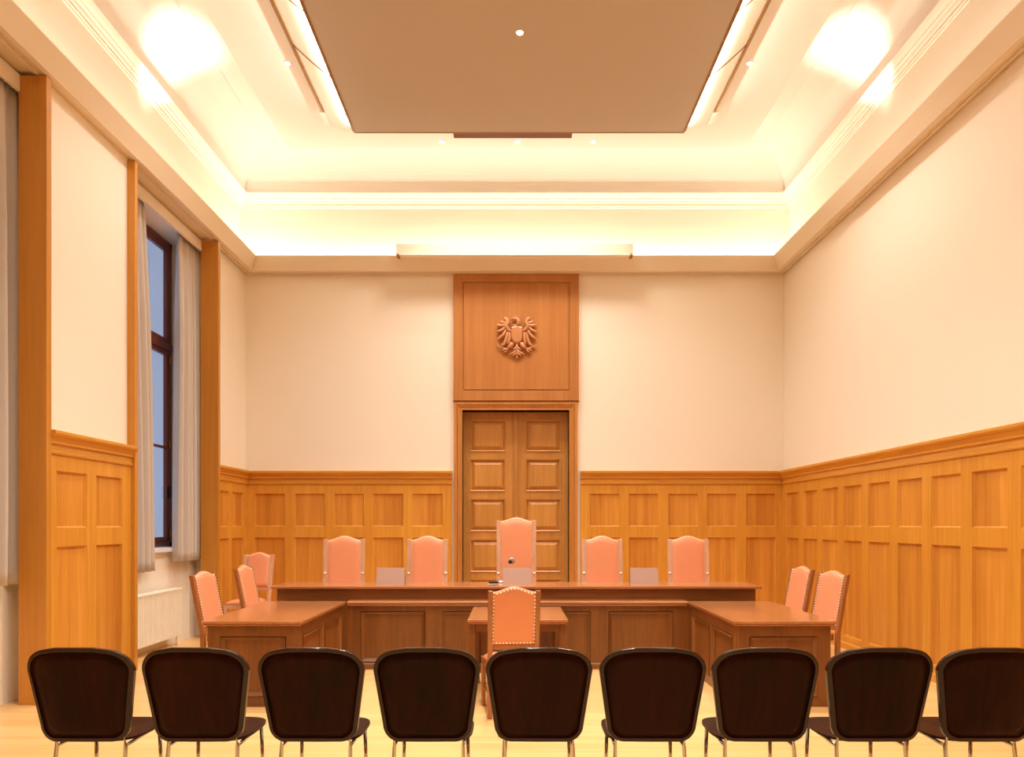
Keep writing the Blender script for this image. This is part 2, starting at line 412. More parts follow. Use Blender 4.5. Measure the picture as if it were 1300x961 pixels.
# window casings (full-height oak boards at each side of a niche)
def casing(name, y0, y1, inner):
    m = MB().box(-4.52, -4.262, y0, y1, .0, LZ-.02)
    o = m.build(name, M['post'], None, bevel=.004)
    return struct(o)
casing('trim_9', 9.881, 9.95, 0); casing('trim_10', 7.70, 7.759, 0); casing('trim_11', 6.241, 6.31, 0); casing('trim_12', 4.10, 4.169, 0)

# ------------------------------------------------------------------ windows
def window(idx, a, b):
    w = bpy.data.objects.new('window_%d' % idx, None); C.objects.link(w); struct(w)
    X0, X1 = -5.0, -4.93; zb, zt = 1.34, 5.695; mid = (a+b)/2; tr = 4.13
    m = MB()
    m.box(X0, X1, a, a+.07, zb, zt).box(X0, X1, b-.07, b, zb, zt).box(X0, X1, a, b, zb, zb+.07).box(X0, X1, a, b, zt-.08, zt)
    m.box(X0, X1+.01, a, b, tr, tr+.11); m.box(X0, X1+.02, mid-.05, mid+.05, zb, zt)
    m.build('window_frame', M['winwood'], w, bevel=.006)
    for (p, q) in ((a+.07, mid-.05), (mid+.05, b-.07)):
        for (z0, z1, bar) in ((zb+.07, tr, 2.75), (tr+.11, zt-.08, None)):
            m = MB(); t = .065
            m.box(X0+.01, X1-.008, p, p+t, z0, z1).box(X0+.01, X1-.008, q-t, q, z0, z1)
            m.box(X0+.01, X1-.008, p+t, q-t, z0, z0+t).box(X0+.01, X1-.008, p+t, q-t, z1-t, z1)
            if bar: m.box(X0+.02, X1-.012, p+t, q-t, bar-.018, bar+.018)
            s = m.build('sash', M['winwood'], w, bevel=.004)
            MB().box(X0+.03, X0+.036, p+t-.005, q-t+.005, z0+t-.005, z1-t+.005).build('pane', M['glass'], s)
            if bar:
                for zz in (z0+.12, z1-.12, 2.80):
                    MB().tube([(X1+.004, q-.002, zz-.05), (X1+.004, q-.002, zz+.05)], .009, 8).build('hinge', M['brassdull'], s)
    MB().box(X1-.01, X1+.03, b-.10, b-.06, 2.02, 2.20).build('catch', M['black'], w, bevel=.004)
    MB().box(-5.02, -4.66, a, b, 1.28, 1.335).build('window_sill', M['sill'], w, bevel=.006)
    # pelmet board hiding the curtain track
    MB().box(-4.54, -4.505, a+.002, b+.19, 5.615, 5.758).build('pelmet', M['wall'], w)
    MB().box(-4.60, -4.575, a, b, 5.665, 5.69).build('curtain_track', M['white'], w)
    return w
window(1, *WIN[0]); window(2, *WIN[1])

def curtain(label, yt0, yt1, yb0, yb1, ztop, zbot, folds, ph, xc=-4.60, belly=0):
    m = MB(); nu, nv = folds*12, 36; vs = []; fs = []
    for j in range(nv+1):
        t = j/nv; z = ztop+(zbot-ztop)*t
        if j == 0: fold = [random.uniform(-1, 1) for _ in range(folds+3)]
        for i in range(nu+1):
            s = i/nu
            e = t**.8
            y = (yt0+(yt1-yt0)*s)*(1-e) + (yb0+(yb1-yb0)*s)*e + belly*math.sin(PI*t)*(s-.5)
            amp = .016 + .036*min(1, t*3.5)
            a = 2*PI*folds*(s + .03*math.sin(3*PI*s+ph)) + ph
            x = xc + amp*(math.sin(a) + .35*math.sin(2*a+.6)) + .016*fold[int(s*folds)]*math.sin(PI*((s*folds) % 1)) + .007*math.sin(2.3*a+ph*2+t*1.4) + .012*math.sin(5*t+s*6)*t
            y += .012*math.sin(a*1.0+1.3)*min(1, t*3)
            if t < .02: x = xc + .016*math.sin(a*2)
            vs.append((x, y, z))
    for j in range(nv):
        for i in range(nu): fs.append((j*(nu+1)+i, j*(nu+1)+i+1, (j+1)*(nu+1)+i+1, (j+1)*(nu+1)+i))
    m.add(vs, fs); o = m.build('curtain', M['curtain'], None, smooth=True)
    so = o.modifiers.new('s', 'SOLIDIFY'); so.thickness = .004
    h = MB(); r0 = (nv-2)*(nu+1)
    h.tube([(m.v[r0+i][0]+.004, m.v[r0+i][1], m.v[r0+i][2]) for i in range(nu+1)], .0025, 5)
    h.build('hem_seam', M['curtain'], o, smooth=True)
    return tag(o, label, 'curtain', 'grey window curtains')
curtain('grey curtain at the far side of the window, beside the casing near the room corner', 9.36, 10.05, 9.30, 10.05, 5.66, 1.14, 6, .4)
curtain('narrow grey curtain at the near side of the visible window, above the radiator', 7.80, 8.50, 7.80, 8.74, 5.66, 1.06, 6, 1.3)
curtain('grey curtain cut by the left edge of the picture, left of the tall casing', 5.45, 6.42, 5.40, 6.42, 5.66, 1.10, 8, 2.2)

# radiator
r = thing('radiator', 'white ribbed panel radiator on the wall below the window', 'radiator', (-4.60, 8.62, 0))
m = MB(); poly = []; n = 34; L_ = 1.50
for k in range(n):
    y = -L_/2 + L_*k/n; p = L_/n
    poly += [(.036, y), (.036, y+p*.35), (.062, y+p*.45), (.062, y+p*.9)]
poly += [(.036, L_/2), (-.055, L_/2), (-.055, -L_/2)]
vs = [(a, b) for a, b in poly]
m.prism(vs, .14, .76, 'z'); m.build('front_panel', M['radiator'], r)
MB().box(-.058, .066, -.76, .76, .76, .785).build('top_grille', M['radiator'], r, bevel=.004)
for yy in (-.5, .5): MB().box(-.135, -.056, yy-.02, yy+.02, .2, .7).build('wall_bracket', M['radiator'], r)
MB().tube([(0,.72,.16),(0,.72,.0)], .011, 8).build('pipe', M['radiator'], r, smooth=True)
MB().tube([(0,.762,.70),(0,.80,.70)], .02, 10).build('valve', M['white'], r, smooth=True)

# ------------------------------------------------------------------ door, casing, overdoor panel, emblem
d = bpy.data.objects.new('door_1', None); C.objects.link(d); struct(d)
m = MB()
def cas(mb, e, y0, y1, o_, i_):   # mitred casing ring: outer offset o_, inner offset i_ from the opening
    for sx, X in ((-1, DX0), (1, DX1)):
        mb.hexa([(X+sx*i_, y0, 0), (X+sx*o_, y0, 0), (X+sx*o_, y1, 0), (X+sx*i_, y1, 0),
                 (X+sx*i_, y0, DZ+i_), (X+sx*o_, y0, DZ+o_), (X+sx*o_, y1, DZ+o_), (X+sx*i_, y1, DZ+i_)])
    mb.hexa([(DX0-i_, y0, DZ+i_), (DX1+i_, y0, DZ+i_), (DX1+i_, y1, DZ+i_), (DX0-i_, y1, DZ+i_),
             (DX0-o_, y0, DZ+o_), (DX1+o_, y0, DZ+o_), (DX1+o_, y1, DZ+o_), (DX0-o_, y1, DZ+o_)])
cas(m, 0, YB-.035, YB-.001, .135, 0); cas(m, 0, YB-.055, YB-.036, .135, .085); cas(m, 0, YB-.048, YB-.036, .075, .055); cas(m, 0, YB-.045, YB-.036, .02, 0)
m.build('door_casing', M['casing'], d, bevel=.004)
m = MB()
m.box(DX0-.02, DX0, YB, YB+.30, 0, DZ).box(DX1, DX1+.02, YB, YB+.30, 0, DZ).box(DX0, DX1, YB, YB+.30, DZ, DZ+.02)
m.xf(Matrix.Translation((0, .0005, 0))).build('door_lining', M['casing'], d)
LY = YB+.15; mx = (DX0+DX1)/2
rows = [(2.875, 3.40), (2.21, 2.74), (1.54, 2.075), (.86, 1.40), (.18, .73)]
for sx in (-1, 1):
    xa, xb = (DX0+.004, mx-.002) if sx < 0 else (mx+.002, DX1-.004)
    pa, pb = (-.715, -.125) if sx < 0 else (.217, .80)
    m = MB().box(xa, pa, LY, LY+.05, .01, DZ-.006).box(pb, xb, LY, LY+.05, .01, DZ-.006)
    zz = [.01] + [q for r_ in reversed(rows) for q in r_] + [DZ-.006]
    for i in range(0, len(zz), 2): m.box(pa, pb, LY, LY+.05, zz[i], zz[i+1])
    leaf = m.build('door_leaf', M['door'], d)
    for z0, z1 in rows:
        m = MB(); w = .022
        # raised bolection ring
        for q in (((pa,z0),(pb,z0),(pb-w,z0+w),(pa+w,z0+w)), ((pb,z0),(pb,z1),(pb-w,z1-w),(pb-w,z0+w)),
                  ((pb,z1),(pa,z1),(pa+w,z1-w),(pb-w,z1-w)), ((pa,z1),(pa,z0),(pa+w,z0+w),(pa+w,z1-w))):
            b0 = [(x, LY+.03, z) for x, z in q]
            t0 = [(q[0][0], LY-.016, q[0][1]), (q[1][0], LY-.016, q[1][1]), (q[2][0], LY+.004, q[2][1]), (q[3][0], LY+.004, q[3][1])]
            m.hexa(b0+t0)
        # fielded centre with sloping borders
        i1, i2 = .026, .085
        A = [(pa+i1,z0+i1),(pb-i1,z0+i1),(pb-i1,z1-i1),(pa+i1,z1-i1)]; B = [(pa+i2,z0+i2),(pb-i2,z0+i2),(pb-i2,z1-i2),(pa+i2,z1-i2)]
        vs = [(x, LY+.028, z) for x, z in A]+[(x, LY-.006, z) for x, z in B]
        m.add(vs, [(0,1,5,4),(1,2,6,5),(2,3,7,6),(3,0,4,7),(4,5,6,7)])
        m.box(pa+.01, pb-.01, LY+.029, LY+.045, z0+.01, z1-.01)
        m.build('door_panel', M['door'], leaf)
m = MB().box(mx-.05, mx+.05, LY-.018, LY-.0005, .01, DZ-.01).box(mx-.022, mx+.022, LY-.034, LY-.0185, .01, DZ-.01)
m.build('meeting_stile', M['door'], d, bevel=.005)
m = MB().box(mx+.09, mx+.13, LY-.006, LY-.0005, 1.0, 1.24); m.tube([(mx+.11,LY-.004,1.14),(mx+.11,LY-.06,1.14),(mx+.19,LY-.06,1.14)], .009, 8)
m.build('door_handle', M['brassdull'], d)

ov = thing('overdoor_panel', 'tall square veneered wood panel above the double door, bearing a carved eagle', 'wall panel', (.055, YB, 3.685))
W2, H2 = 1.03, 2.075
m = MB().box(-W2, W2, -.05, -.002, 0, H2)
F = .13; g = .012
m2 = MB()
m2.box(-W2, -W2+F+.02, -.068, -.051, 0, H2).box(W2-F-.02, W2, -.068, -.051, 0, H2).box(-W2+F+.02, W2-F-.02, -.068, -.051, 0, F+.03).box(-W2+F+.02, W2-F-.02, -.068, -.051, H2-F, H2)
m.build('board', M['overdoor'], ov)
m2.build('border_frame', M['overdoor'], ov, bevel=.003)
MB().box(-W2+F+.045, W2-F-.045, -.066, -.0505, F+.05, H2-F-.022).build('centre_field', M['overdoor'], ov, bevel=.004)
m = MB().box(-W2-.006, W2+.006, -.06, -.002, -.018, -.001); m.build('brown_batten', M['brownslot'], ov)  # thin dark brown strip along the lower edge of the panel

# carved eagle: px coordinates of a magnified crop -> metres
em = thing('eagle_emblem', 'carved wooden heraldic eagle with shield on the panel above the door', 'coat of arms', ((656-651)*11.19/FP, YB-.0725, 1.65+(666-427.5)*11.19/FP))
K = 11.19/FP/9.61
def ep(x, y, dpt=0): return ((x-530)*K, -dpt, (465-y)*K)
def leafshape(mb, pts, w, dpt, base=.006):
    """carved feather: swollen bar along the px polyline"""
    P = []
    for i in range(len(pts)-1):
        for t in (0, .34, .67): P.append((pts[i][0]+(pts[i+1][0]-pts[i][0])*t, pts[i][1]+(pts[i+1][1]-pts[i][1])*t))
    P.append(pts[-1]); n = len(P)
    R = []
    for i in range(n):
        t = i/(n-1); R.append(max(.0035, w*K*(.5+.5*math.sin(PI*min(1, .15+t*.8))) * (1 if t < .93 else .55)))
    mb.tube([ep(x, y, base+dpt*math.sin(PI*min(1, .25+.6*i/n))) for i, (x, y) in enumerate(P)], R, 8, .8, up=(0, 1, 0))
feath = [[(412,285),(395,262),(378,232)], [(405,300),(360,300),(325,283)], [(400,318),(350,338),(292,325)],
         [(405,345),(350,392),(285,412)], [(412,370),(365,450),(295,508)], [(425,395),(400,500),(380,560),(340,582)], [(443,405),(440,500),(425,560),(412,556)]]
for sx in (1, -1):
    m = MB(); fl = (lambda p: p) if sx > 0 else (lambda p: (1062-p[0], p[1]))
    for f in feath: leafshape(m, [fl(p) for p in f], 21, .018)
    leafshape(m, [fl(p) for p in [(405,240),(418,300),(400,350),(425,385),(468,410)]], 25, .030)
    leafshape(m, [fl(p) for p in [(385,345),(400,375)]], 14, .03)
    m.build('wing', M['emblem'], em, smooth=True)
    m = MB()
    leafshape(m, [fl(p) for p in [(478,545),(455,590),(420,612)]], 30, .024)
    leafshape(m, [fl(p) for p in [(425,610),(380,630),(345,640)]], 13, .018)
    leafshape(m, [fl(p) for p in [(425,612),(400,648),(360,668)]], 11, .016)
    leafshape(m, [fl(p) for p in [(400,618),(350,605)]], 11, .016)
    m.build('leg', M['emblem'], em, smooth=True)
m = MB(); leafshape(m, [(345,600),(318,600),(298,580),(302,545)], 8, .016); leafshape(m, [(395,620),(345,602)], 8, .014); m.build('sickle', M['emblem'], em, smooth=True)
m = MB(); leafshape(m, [(665,612),(735,585)], 8, .014); m.box((735-530)*K, (762-530)*K, -.03, -.006, (465-605)*K, (465-565)*K); m.build('hammer', M['emblem'], em, bevel=.003)
m = MB()
leafshape(m, [(532,560),(532,640),(532,725)], 17, .02)
for p in ([(532,590),(500,620),(478,632)], [(532,625),(490,668),(440,688)], [(535,660),(500,690),(480,706)]):
    leafshape(m, p, 15, .018); leafshape(m, [(1064-x, y) for x, y in p], 15, .018)
m.ball(ep(532,725,.015), .022, 10); m.build('tail', M['emblem'], em, smooth=True)
m = MB()
leafshape(m, [(540,340),(552,300),(545,265),(515,245)], 27, .03)
m.ball(ep(515,258,.035), .032, 12)
m.tube([ep(500,252,.035), ep(470,256,.035), ep(450,272,.032)], [.018,.012,.004], 8)
m.tube([ep(500,268,.033), ep(478,284,.03)], [.010,.004], 8)
m.tube([ep(520,325,.02), ep(490,335,.018), ep(455,330,.015)], [.02,.014,.008], 8)
m.build('head', M['emblem'], em, smooth=True)
m = MB()
for i, (a, b) in enumerate(((482,200),(512,192),(542,200))): m.box((a-530)*K, (a+16-530)*K, -.035, -.008, (465-238)*K, (465-b)*K)
m.box((480-530)*K, (560-530)*K, -.037, -.006, (465-240)*K, (465-225)*K)
m.build('mural_crown', M['emblem'], em, bevel=.003)
def shield(sc, off):
    pts = []
    for t in range(9): a = PI*t/8; pts.append((532-66*sc*math.cos(PI-a)*-1*-1, 0))
    P = [(466,352),(500,345),(520,335),(532,330),(544,335),(564,345),(598,352),(600,470),(590,515),(568,542),(532,556),(496,542),(474,515),(464,470)]
    return [((532+(x-532)*sc-530)*K, (465-(445+(y-445)*sc))*K) for x, y in P]
m = MB(); s1 = shield(1, 0); s2 = shield(.84, 0); n = len(s1)
m.add([(x, -.004, z) for x, z in s1]+[(x, -.036, z) for x, z in s1]+[(x, -.046, z) for x, z in s2],
      [tuple(range(n))]+[(i, (i+1)%n, (i+1)%n+n, i+n) for i in range(n)]+[(i+n, (i+1)%n+n, (i+1)%n+2*n, i+2*n) for i in range(n)]+[tuple(range(2*n, 3*n))])
m.box((468-530)*K, (596-530)*K, -.0475, -.02, (465-443)*K, (465-439)*K)
m.build('shield', M['emblem'], em)

# ------------------------------------------------------------------ judges' platform and benches
tag(MB().box(-2.72, 2.98, 8.61, YB-.07, 0, .12).box(-4.2, -2.72, 9.28, YB-.07, 0, .12).build('judges_platform', M['floor']),
    'low light wooden platform behind the long judges bench', 'platform')

def framed_front(x0, x1, z0, z1, y, spans, parent, A=None, rail=.1, base=.075):
    """a framed front in plane y facing -y: one frame, one part per recessed panel"""
    e = [x0]+[q for s in spans for q in s]+[x1]; fr = MB()
    for i in range(0, len(e), 2): fr.box(e[i], e[i+1], y, y+.03, z0, z1)
    for a, b in spans:
        fr.box(a, b, y, y+.03, z0, z0+base).box(a, b, y, y+.03, z1-rail, z1)
        pn = MB().box(a+.001, b-.001, y+.024, y+.029, z0+base+.001, z1-rail-.001)
        w = .034; Z0, Z1 = z0+base, z1-rail
        A0, A1 = a, b; a, b, Z0, Z1 = a+.007, b-.007, Z0+.007, Z1-.007
        for q in (((a,Z0),(b,Z0),(b-w,Z0+w),(a+w,Z0+w)), ((b,Z0),(b,Z1),(b-w,Z1-w),(b-w,Z0+w)),
                  ((b,Z1),(a,Z1),(a+w,Z1-w),(b-w,Z1-w)), ((a,Z1),(a,Z0),(a+w,Z0+w),(a+w,Z1-w))):
            lo = [(s, y+.025, z) for s, z in q]
            up = [(q[0][0], y-.010, q[0][1]), (q[1][0], y-.010, q[1][1]), (q[2][0], y+.018, q[2][1]), (q[3][0], y+.018, q[3][1])]
            pn.hexa(lo+up)
        if A: pn.xf(A)
        pn.build('panel', M['bench'], parent)
    if A: fr.xf(A)
    fr.build('frame', M['bench'], parent)

bn = thing('judges_bench', 'long raised dark oak judges bench with panelled front below the eagle', 'bench', (0, 0, 0))
MB().box(-2.815, 2.90, 7.93, 8.56, .902, .935).build('bench_top', M['benchtop'], bn, bevel=.008)
MB().box(-2.76, 2.84, 7.985, 8.03, .72, .90).build('upper_band', M['benchh'], bn, bevel=.002)
for x in (-2.735, -.93, .93, 2.815): MB().box(x-.018, x+.018, 8.031, 8.5, .0, .9).build('cross_wall', M['bench'], bn)
m = MB().prism([(7.755,.755),(7.755,.768),(7.775,.776),(7.985,.776),(7.985,.745),(7.765,.745)], -1.885, 1.99, 'x')
m.prism([(7.768,.725),(7.760,.735),(7.768,.744),(7.80,.744),(7.80,.725)], -1.875, 1.98, 'x')
m.build('ledge_moulding', M['benchtop'], bn)
Y0 = 7.80
ux = lambda u: (u-651)*Y0/FP
sp = [(458,540),(561,643),(666,750),(772.5,854.5)]
framed_front(-2.76, 2.84, .0, .744, Y0, [(ux(a), ux(b)) for a, b in sp], bn, rail=.085, base=.08)
for u in (553, 658, 763): MB().box(ux(u)-.003, ux(u)+.003, Y0-.004, Y0+.002, .08, .72).build('joint_strip', M['bench'], bn)
MB().prism([(Y0-.022,0),(Y0-.022,.06),(Y0-.012,.07),(Y0-.001,.072),(Y0-.001,0)], -1.87, 1.975, 'x').build('base_moulding', M['benchh'], bn)

def side_table(name, lb, xa, xb, inner):
    """inner = +1 when the room-side face is at xb"""
    t = thing(name, lb, 'table', ((xa+xb)/2, 6.95, 0), 0, 'side tables of the court')
    hw = (xb-xa)/2; y0, y1 = -.82, .80
    m = MB()
    m.box(-hw, hw, y0, y1, .757, .782).box(-hw+.012, hw-.012, y0+.012, y1, .738, .756)
    m.build('table_top', M['tabletop'], t, bevel=.005)
    X0, X1 = -hw+.04, hw-.04
    framed_front(X0, X1, 0, .737, y0+.045, [(X0+.115, X1-.115)], t, rail=.10, base=.09)
    for side in (-1, 1):
        L0, L1 = 0, 1.53
        k = (L1-.06)/2
        if side == inner:
            # face looking towards the middle of the room
            A = Matrix(((0, side*-1, 0, side*(hw-.035)), (1, 0, 0, y0+.078), (0, 0, 1, 0), (0, 0, 0, 1)))
            framed_front(L0, L1, 0, .737, 0, [(.05+(k)*i+.01, .05+k*(i+1)-.06) for i in range(2)], t, A, rail=.10, base=.09)
    for sx in (-1, 1):
        if sx == -inner: MB().box(sx*(hw-.045), sx*(hw-.10), y1-.10, y1-.045, 0, .737).build('leg', M['bench'], t, bevel=.003)
    MB().box(inner*(hw-.028), inner*(hw-.075), y0+.038, y0+.082, 0, .738).build('corner_post', M['bench'], t, bevel=.006)
    return t
side_table('side_table', 'dark oak panelled side table on the left, with polished top, beside the window', -2.80, -1.895, 1)
side_table('side_table', 'dark oak panelled side table on the right, near the wainscot wall', 1.985, 2.915, -1)

# witness table
t = thing('witness_table', 'small dark oak table standing before the long bench at the centre', 'table', (.045, 6.72, 0))
MB().box(-.46, .46, -.48, .50, .757, .782).box(-.445, .445, -.465, .485, .738, .756).build('table_top', M['tabletop'], t, bevel=.005)
for sx in (-1, 1):
    for sy in (-.40, .42):
        m = MB().box(sx*.42-.03, sx*.42+.03, sy-.03, sy+.03, 0, .737)
        m.build('leg', M['bench'], t, bevel=.006)
for q in ((-.39, .39, -.415, -.395), (-.39, .39, .43, .45), (-.43, -.41, -.37, .39), (.41, .43, -.37, .39)):
    MB().box(*q, .66, .737).build('apron', M['benchh'], t)
framed_front(-.39, .39, .10, .66, .42, [(-.31, .31)], t, rail=.06, base=.07)

# ------------------------------------------------------------------ upholstered chairs
def arch(u): return .5+.5*math.cos(PI*u)
def make_chair(name, label, loc, rz, group, H=1.10, W=.44, seat_z=.47, lean=.21, armpad=False, stud=False, lb=.605, archh=.045, pw=.042, wd=None, studz=.86):
    """front of the chair looks along +y of its own frame; H = height of the posts"""
    t = thing(name, label, 'chair', loc, rz, group)
    yb = -.20
    def Y(z): return yb - max(0, z-seat_z)*lean
    pd = .048
    wd = wd or M['chairwood']
    for sx in (-1, 1):
        xc = sx*(W/2-pw/2)
        m = MB(); zs = [(0, -.006), (.25, .004), (seat_z, 0), (H, None)]
        pts = []
        for z, dy in zs:
            y = Y(z) + (dy or 0)
            pts.append((z, y))
        for (z0, ya), (z1, yb_) in zip(pts[:-1], pts[1:]):
            m.hexa([(xc-pw/2, ya-pd/2, z0), (xc+pw/2, ya-pd/2, z0), (xc+pw/2, ya+pd/2, z0), (xc-pw/2, ya+pd/2, z0),
                    (xc-pw/2, yb_-pd/2, z1), (xc+pw/2, yb_-pd/2, z1), (xc+pw/2, yb_+pd/2, z1), (xc-pw/2, yb_+pd/2, z1)])
        m.build('rear_post', wd, t, bevel=.005, weld=True)
        xf = sx*(W/2+.012)
        m = MB(); m.hexa([(xf-.016,.20,0),(xf+.016,.20,0),(xf+.016,.232,0),(xf-.016,.232,0),(xf-.024,.19,seat_z-.08),(xf+.024,.19,seat_z-.08),(xf+.024,.238,seat_z-.08),(xf-.024,.238,seat_z-.08)])
        m.build('front_leg', wd, t, bevel=.004)
    m = MB()
    hs = W/2
    m.hexa([(-hs+.045, yb+.03, seat_z-.09), (hs-.045, yb+.03, seat_z-.09), (hs+.03, .235, seat_z-.09), (-hs-.03, .235, seat_z-.09),
            (-hs+.045, yb+.03, seat_z-.02), (hs-.045, yb+.03, seat_z-.02), (hs+.03, .235, seat_z-.02), (-hs-.03, .235, seat_z-.02)])
    m.build('seat_frame', wd, t, bevel=.004)
    # seat cushion
    m = MB(); n = 10; vs = []; fs = []
    for j in range(n+1):
        for i in range(n+1):
            u = -1+2*i/n; v = j/n; hw = (hs-.045)*(1-v)+(hs+.035)*v
            puff = .05*(1-u**6)*(1-(2*v-1)**6)
            vs.append((hw*u, yb+.03+v*(.245-yb-.03), seat_z-.018+puff))
    for j in range(n):
        for i in range(n): fs.append((j*(n+1)+i, j*(n+1)+i+1, (j+1)*(n+1)+i+1, (j+1)*(n+1)+i))
    m.add(vs, fs); so = m.build('seat', M['leather'], t, smooth=True)
    so.modifiers.new('s', 'SOLIDIFY').thickness = .016
    m = MB()
    for q in ([(-hs+.02, -.21, .2), (-hs-.005, .21, .18)], [(hs-.02, -.21, .2), (hs+.005, .21, .18)], [(-hs+.005, 0, .19), (hs-.005, 0, .19)]):
        MB().tube(q, .011, 8).build('stretcher', wd, t, smooth=True)
    # back upholstery, front and rear skins closed into one pad
    hw = W/2-pw+.006
    zb = lb; nu, nv = 20, 22; vs = []; fs = []
    def top(u): return H-.012+archh*arch(u)
    for face in (0, 1):
        for j in range(nv+1):
            for i in range(nu+1):
                u = -1+2*i/nu; v = j/nv; z = zb+(top(u)-zb)*v
                e = (1-abs(u)**8)*(1-abs(2*v-1)**14)
                y = Y(z) + (.014+.030*e if face == 0 else -.012-.008*e)
                zz = z
                vs.append((hw*u, y, zz))
    st = (nu+1)*(nv+1)
    for f in (0, 1):
        for j in range(nv):
            for i in range(nu): q = f*st+j*(nu+1)+i; fs.append((q, q+1, q+nu+2, q+nu+1))
    for i in range(nu):
        fs.append((i, i+1, st+i+1, st+i)); q = nv*(nu+1)+i; fs.append((q, q+1, st+q+1, st+q))
    for j in range(nv):
        q = j*(nu+1); fs.append((q, q+nu+1, st+q+nu+1, st+q)); q += nu; fs.append((q, q+nu+1, st+q+nu+1, st+q))
    MB().add(vs, fs).build('backrest', M['leather'], t, smooth=True)
    MB().box(-hw, hw, Y(zb)-.016, Y(zb)+.016, zb-.045, zb-.003).build('back_rail', wd, t, bevel=.003)
    # rows of upholstery nails on both faces
    m = MB(); r_ = .0088
    step = .030
    nn = int((H-zb-.03)/step)
    for face in (0, 1):
        def nail(x, z):
            ee = (1-min(1, abs(x)/hw)**8)*(1-abs(2*(z-zb)/(top(x/hw)-zb)-1)**14)
            y = Y(z) + (.014+.030*ee+.003 if face == 0 else -.012-.008*ee-.003)
            m.ball((x, y, z), r_, 6)
        for k in range(nn+1):
            z = zb+.015+k*(H-zb-.035)/nn
            for sx in (-1, 1): nail(sx*(hw-.010), z)
        nx = int(2*hw/step)
        for k in range(1, nx):
            u = -1+2*k/nx
            nail(u*(hw-.010), H-.030+archh*arch(u))
            if face == 1: nail(u*(hw-.010), zb+.013)
    nt_ = m.build('nail_trim', M['brass'], t, smooth=True); nt_['kind'] = 'stuff'
    if stud:
        for sx in (-1, 1): MB().ball((sx*(W/2-pw/2), Y(studz)+pd/2+.004, studz), .018, 10).build('post_stud', M['brass'], t, smooth=True)
        for sx in (-1, 1):
            mm = MB()
            mm.tube([(sx*(W/2+.01), Y(.66)+.02, .66), (sx*(W/2+.035), .0, .675), (sx*(W/2+.035), .20, .665)], [.018,.022,.024], 8)
            mm.tube([(sx*(W/2+.032), .19, seat_z-.05), (sx*(W/2+.034), .17, .66)], [.018,.016], 8)
            mm.build('armrest', wd, t, smooth=True)
    return t

GJ = 'high-backed judges chairs behind the bench'
jx = lambda u0, u1, Yv: ((u0+u1)/2-651)*Yv/FP
YJ = 9.35; DAIS = .12
j0 = make_chair('judge_chair', 'outer left salmon leather judge chair behind the bench, nearest the window side', (jx(403,459.6,9.25), YJ, DAIS), PI+.10, GJ,
                H=1.325, W=.575, seat_z=.50, lean=.10, stud=True, lb=.62, archh=.062, pw=.058, wd=M['walnut_sheen'], studz=.85)
dup(j0, (jx(513.5,564.5,9.25), YJ, DAIS), PI+.02, 'salmon leather judge chair behind the bench, just left of the door')
dup(j0, (jx(743,794.3,9.25), YJ, DAIS), PI-.0, 'salmon leather judge chair behind the bench, just right of the door')
dup(j0, (jx(853,907.4,9.25), YJ, DAIS), PI-.08, 'outer right salmon leather judge chair behind the bench')
make_chair('judge_chair', 'tallest salmon leather judge chair, centred in front of the double door', (jx(630,681.4,9.25), YJ, DAIS), PI, GJ,
           H=1.59, W=.555, seat_z=.50, lean=.07, stud=True, lb=.62, archh=.055, pw=.052, wd=M['walnut_sheen'], studz=.85)

# the chairs at the tables: near and far top corner of each backrest -> position and yaw
GS = 'salmon leather chairs with nailed edges around the tables'
LEAN, HC, WC = .21, 1.10, .44
def place_from_top(pa, pb):
    """pa, pb: plan positions of the left and right post tops seen from behind the chair -> base location, yaw"""
    ax = Vector((pb[0]-pa[0], pb[1]-pa[1])).normalized()       # chair's +x
    fy = Vector((-ax.y, ax.x))                                 # chair's +y (front)
    mid = Vector(((pa[0]+pb[0])/2, (pa[1]+pb[1])/2))
    base = mid + fy*(.20+(HC-.47)*LEAN)
    return (base.x, base.y, 0), math.atan2(ax.y, ax.x)
# witness chair seen from behind, faces the bench
loc, rz = place_from_top((-.205, 5.68), (.232, 5.72))
c0 = make_chair('side_chair', 'salmon leather chair seen from behind, in front of the small central table', loc, rz, GS, lb=.635)
w0 = c0
# left chairs face +x: their own +x points towards -y
loc, rz = place_from_top((-3.42, 7.83), (-3.49, 7.39))
c0 = make_chair('side_chair', 'salmon leather chair at the left side table, nearest the radiator', loc, rz, GS, lb=.53)
loc, rz = place_from_top((-3.43, 8.96), (-3.47, 8.51))
dup(c0, loc, rz, 'salmon leather chair at the left side table, farther from the camera, overlapping the corner chair')
loc, rz = place_from_top((3.66, 8.30), (3.575, 8.73))
dup(c0, loc, rz, 'salmon leather chair at the right side table, the farther of its two chairs')
loc, rz = place_from_top((3.685, 7.50), (3.555, 7.90))
dup(c0, loc, rz, 'salmon leather chair at the right side table, the nearer of its two chairs')
# corner chair faces the camera
yT = 9.86
xa, xb = (309.5-651)*yT/FP, (348.5-651)*yT/FP
loc, rz = place_from_top((xb, yT), (xa, yT+.02))
make_chair('side_chair', 'salmon leather chair standing alone against the panelling in the left corner', (loc[0], loc[1], DAIS), rz, GS, lb=.64, pw=.046, wd=M['walnut_sheen'])

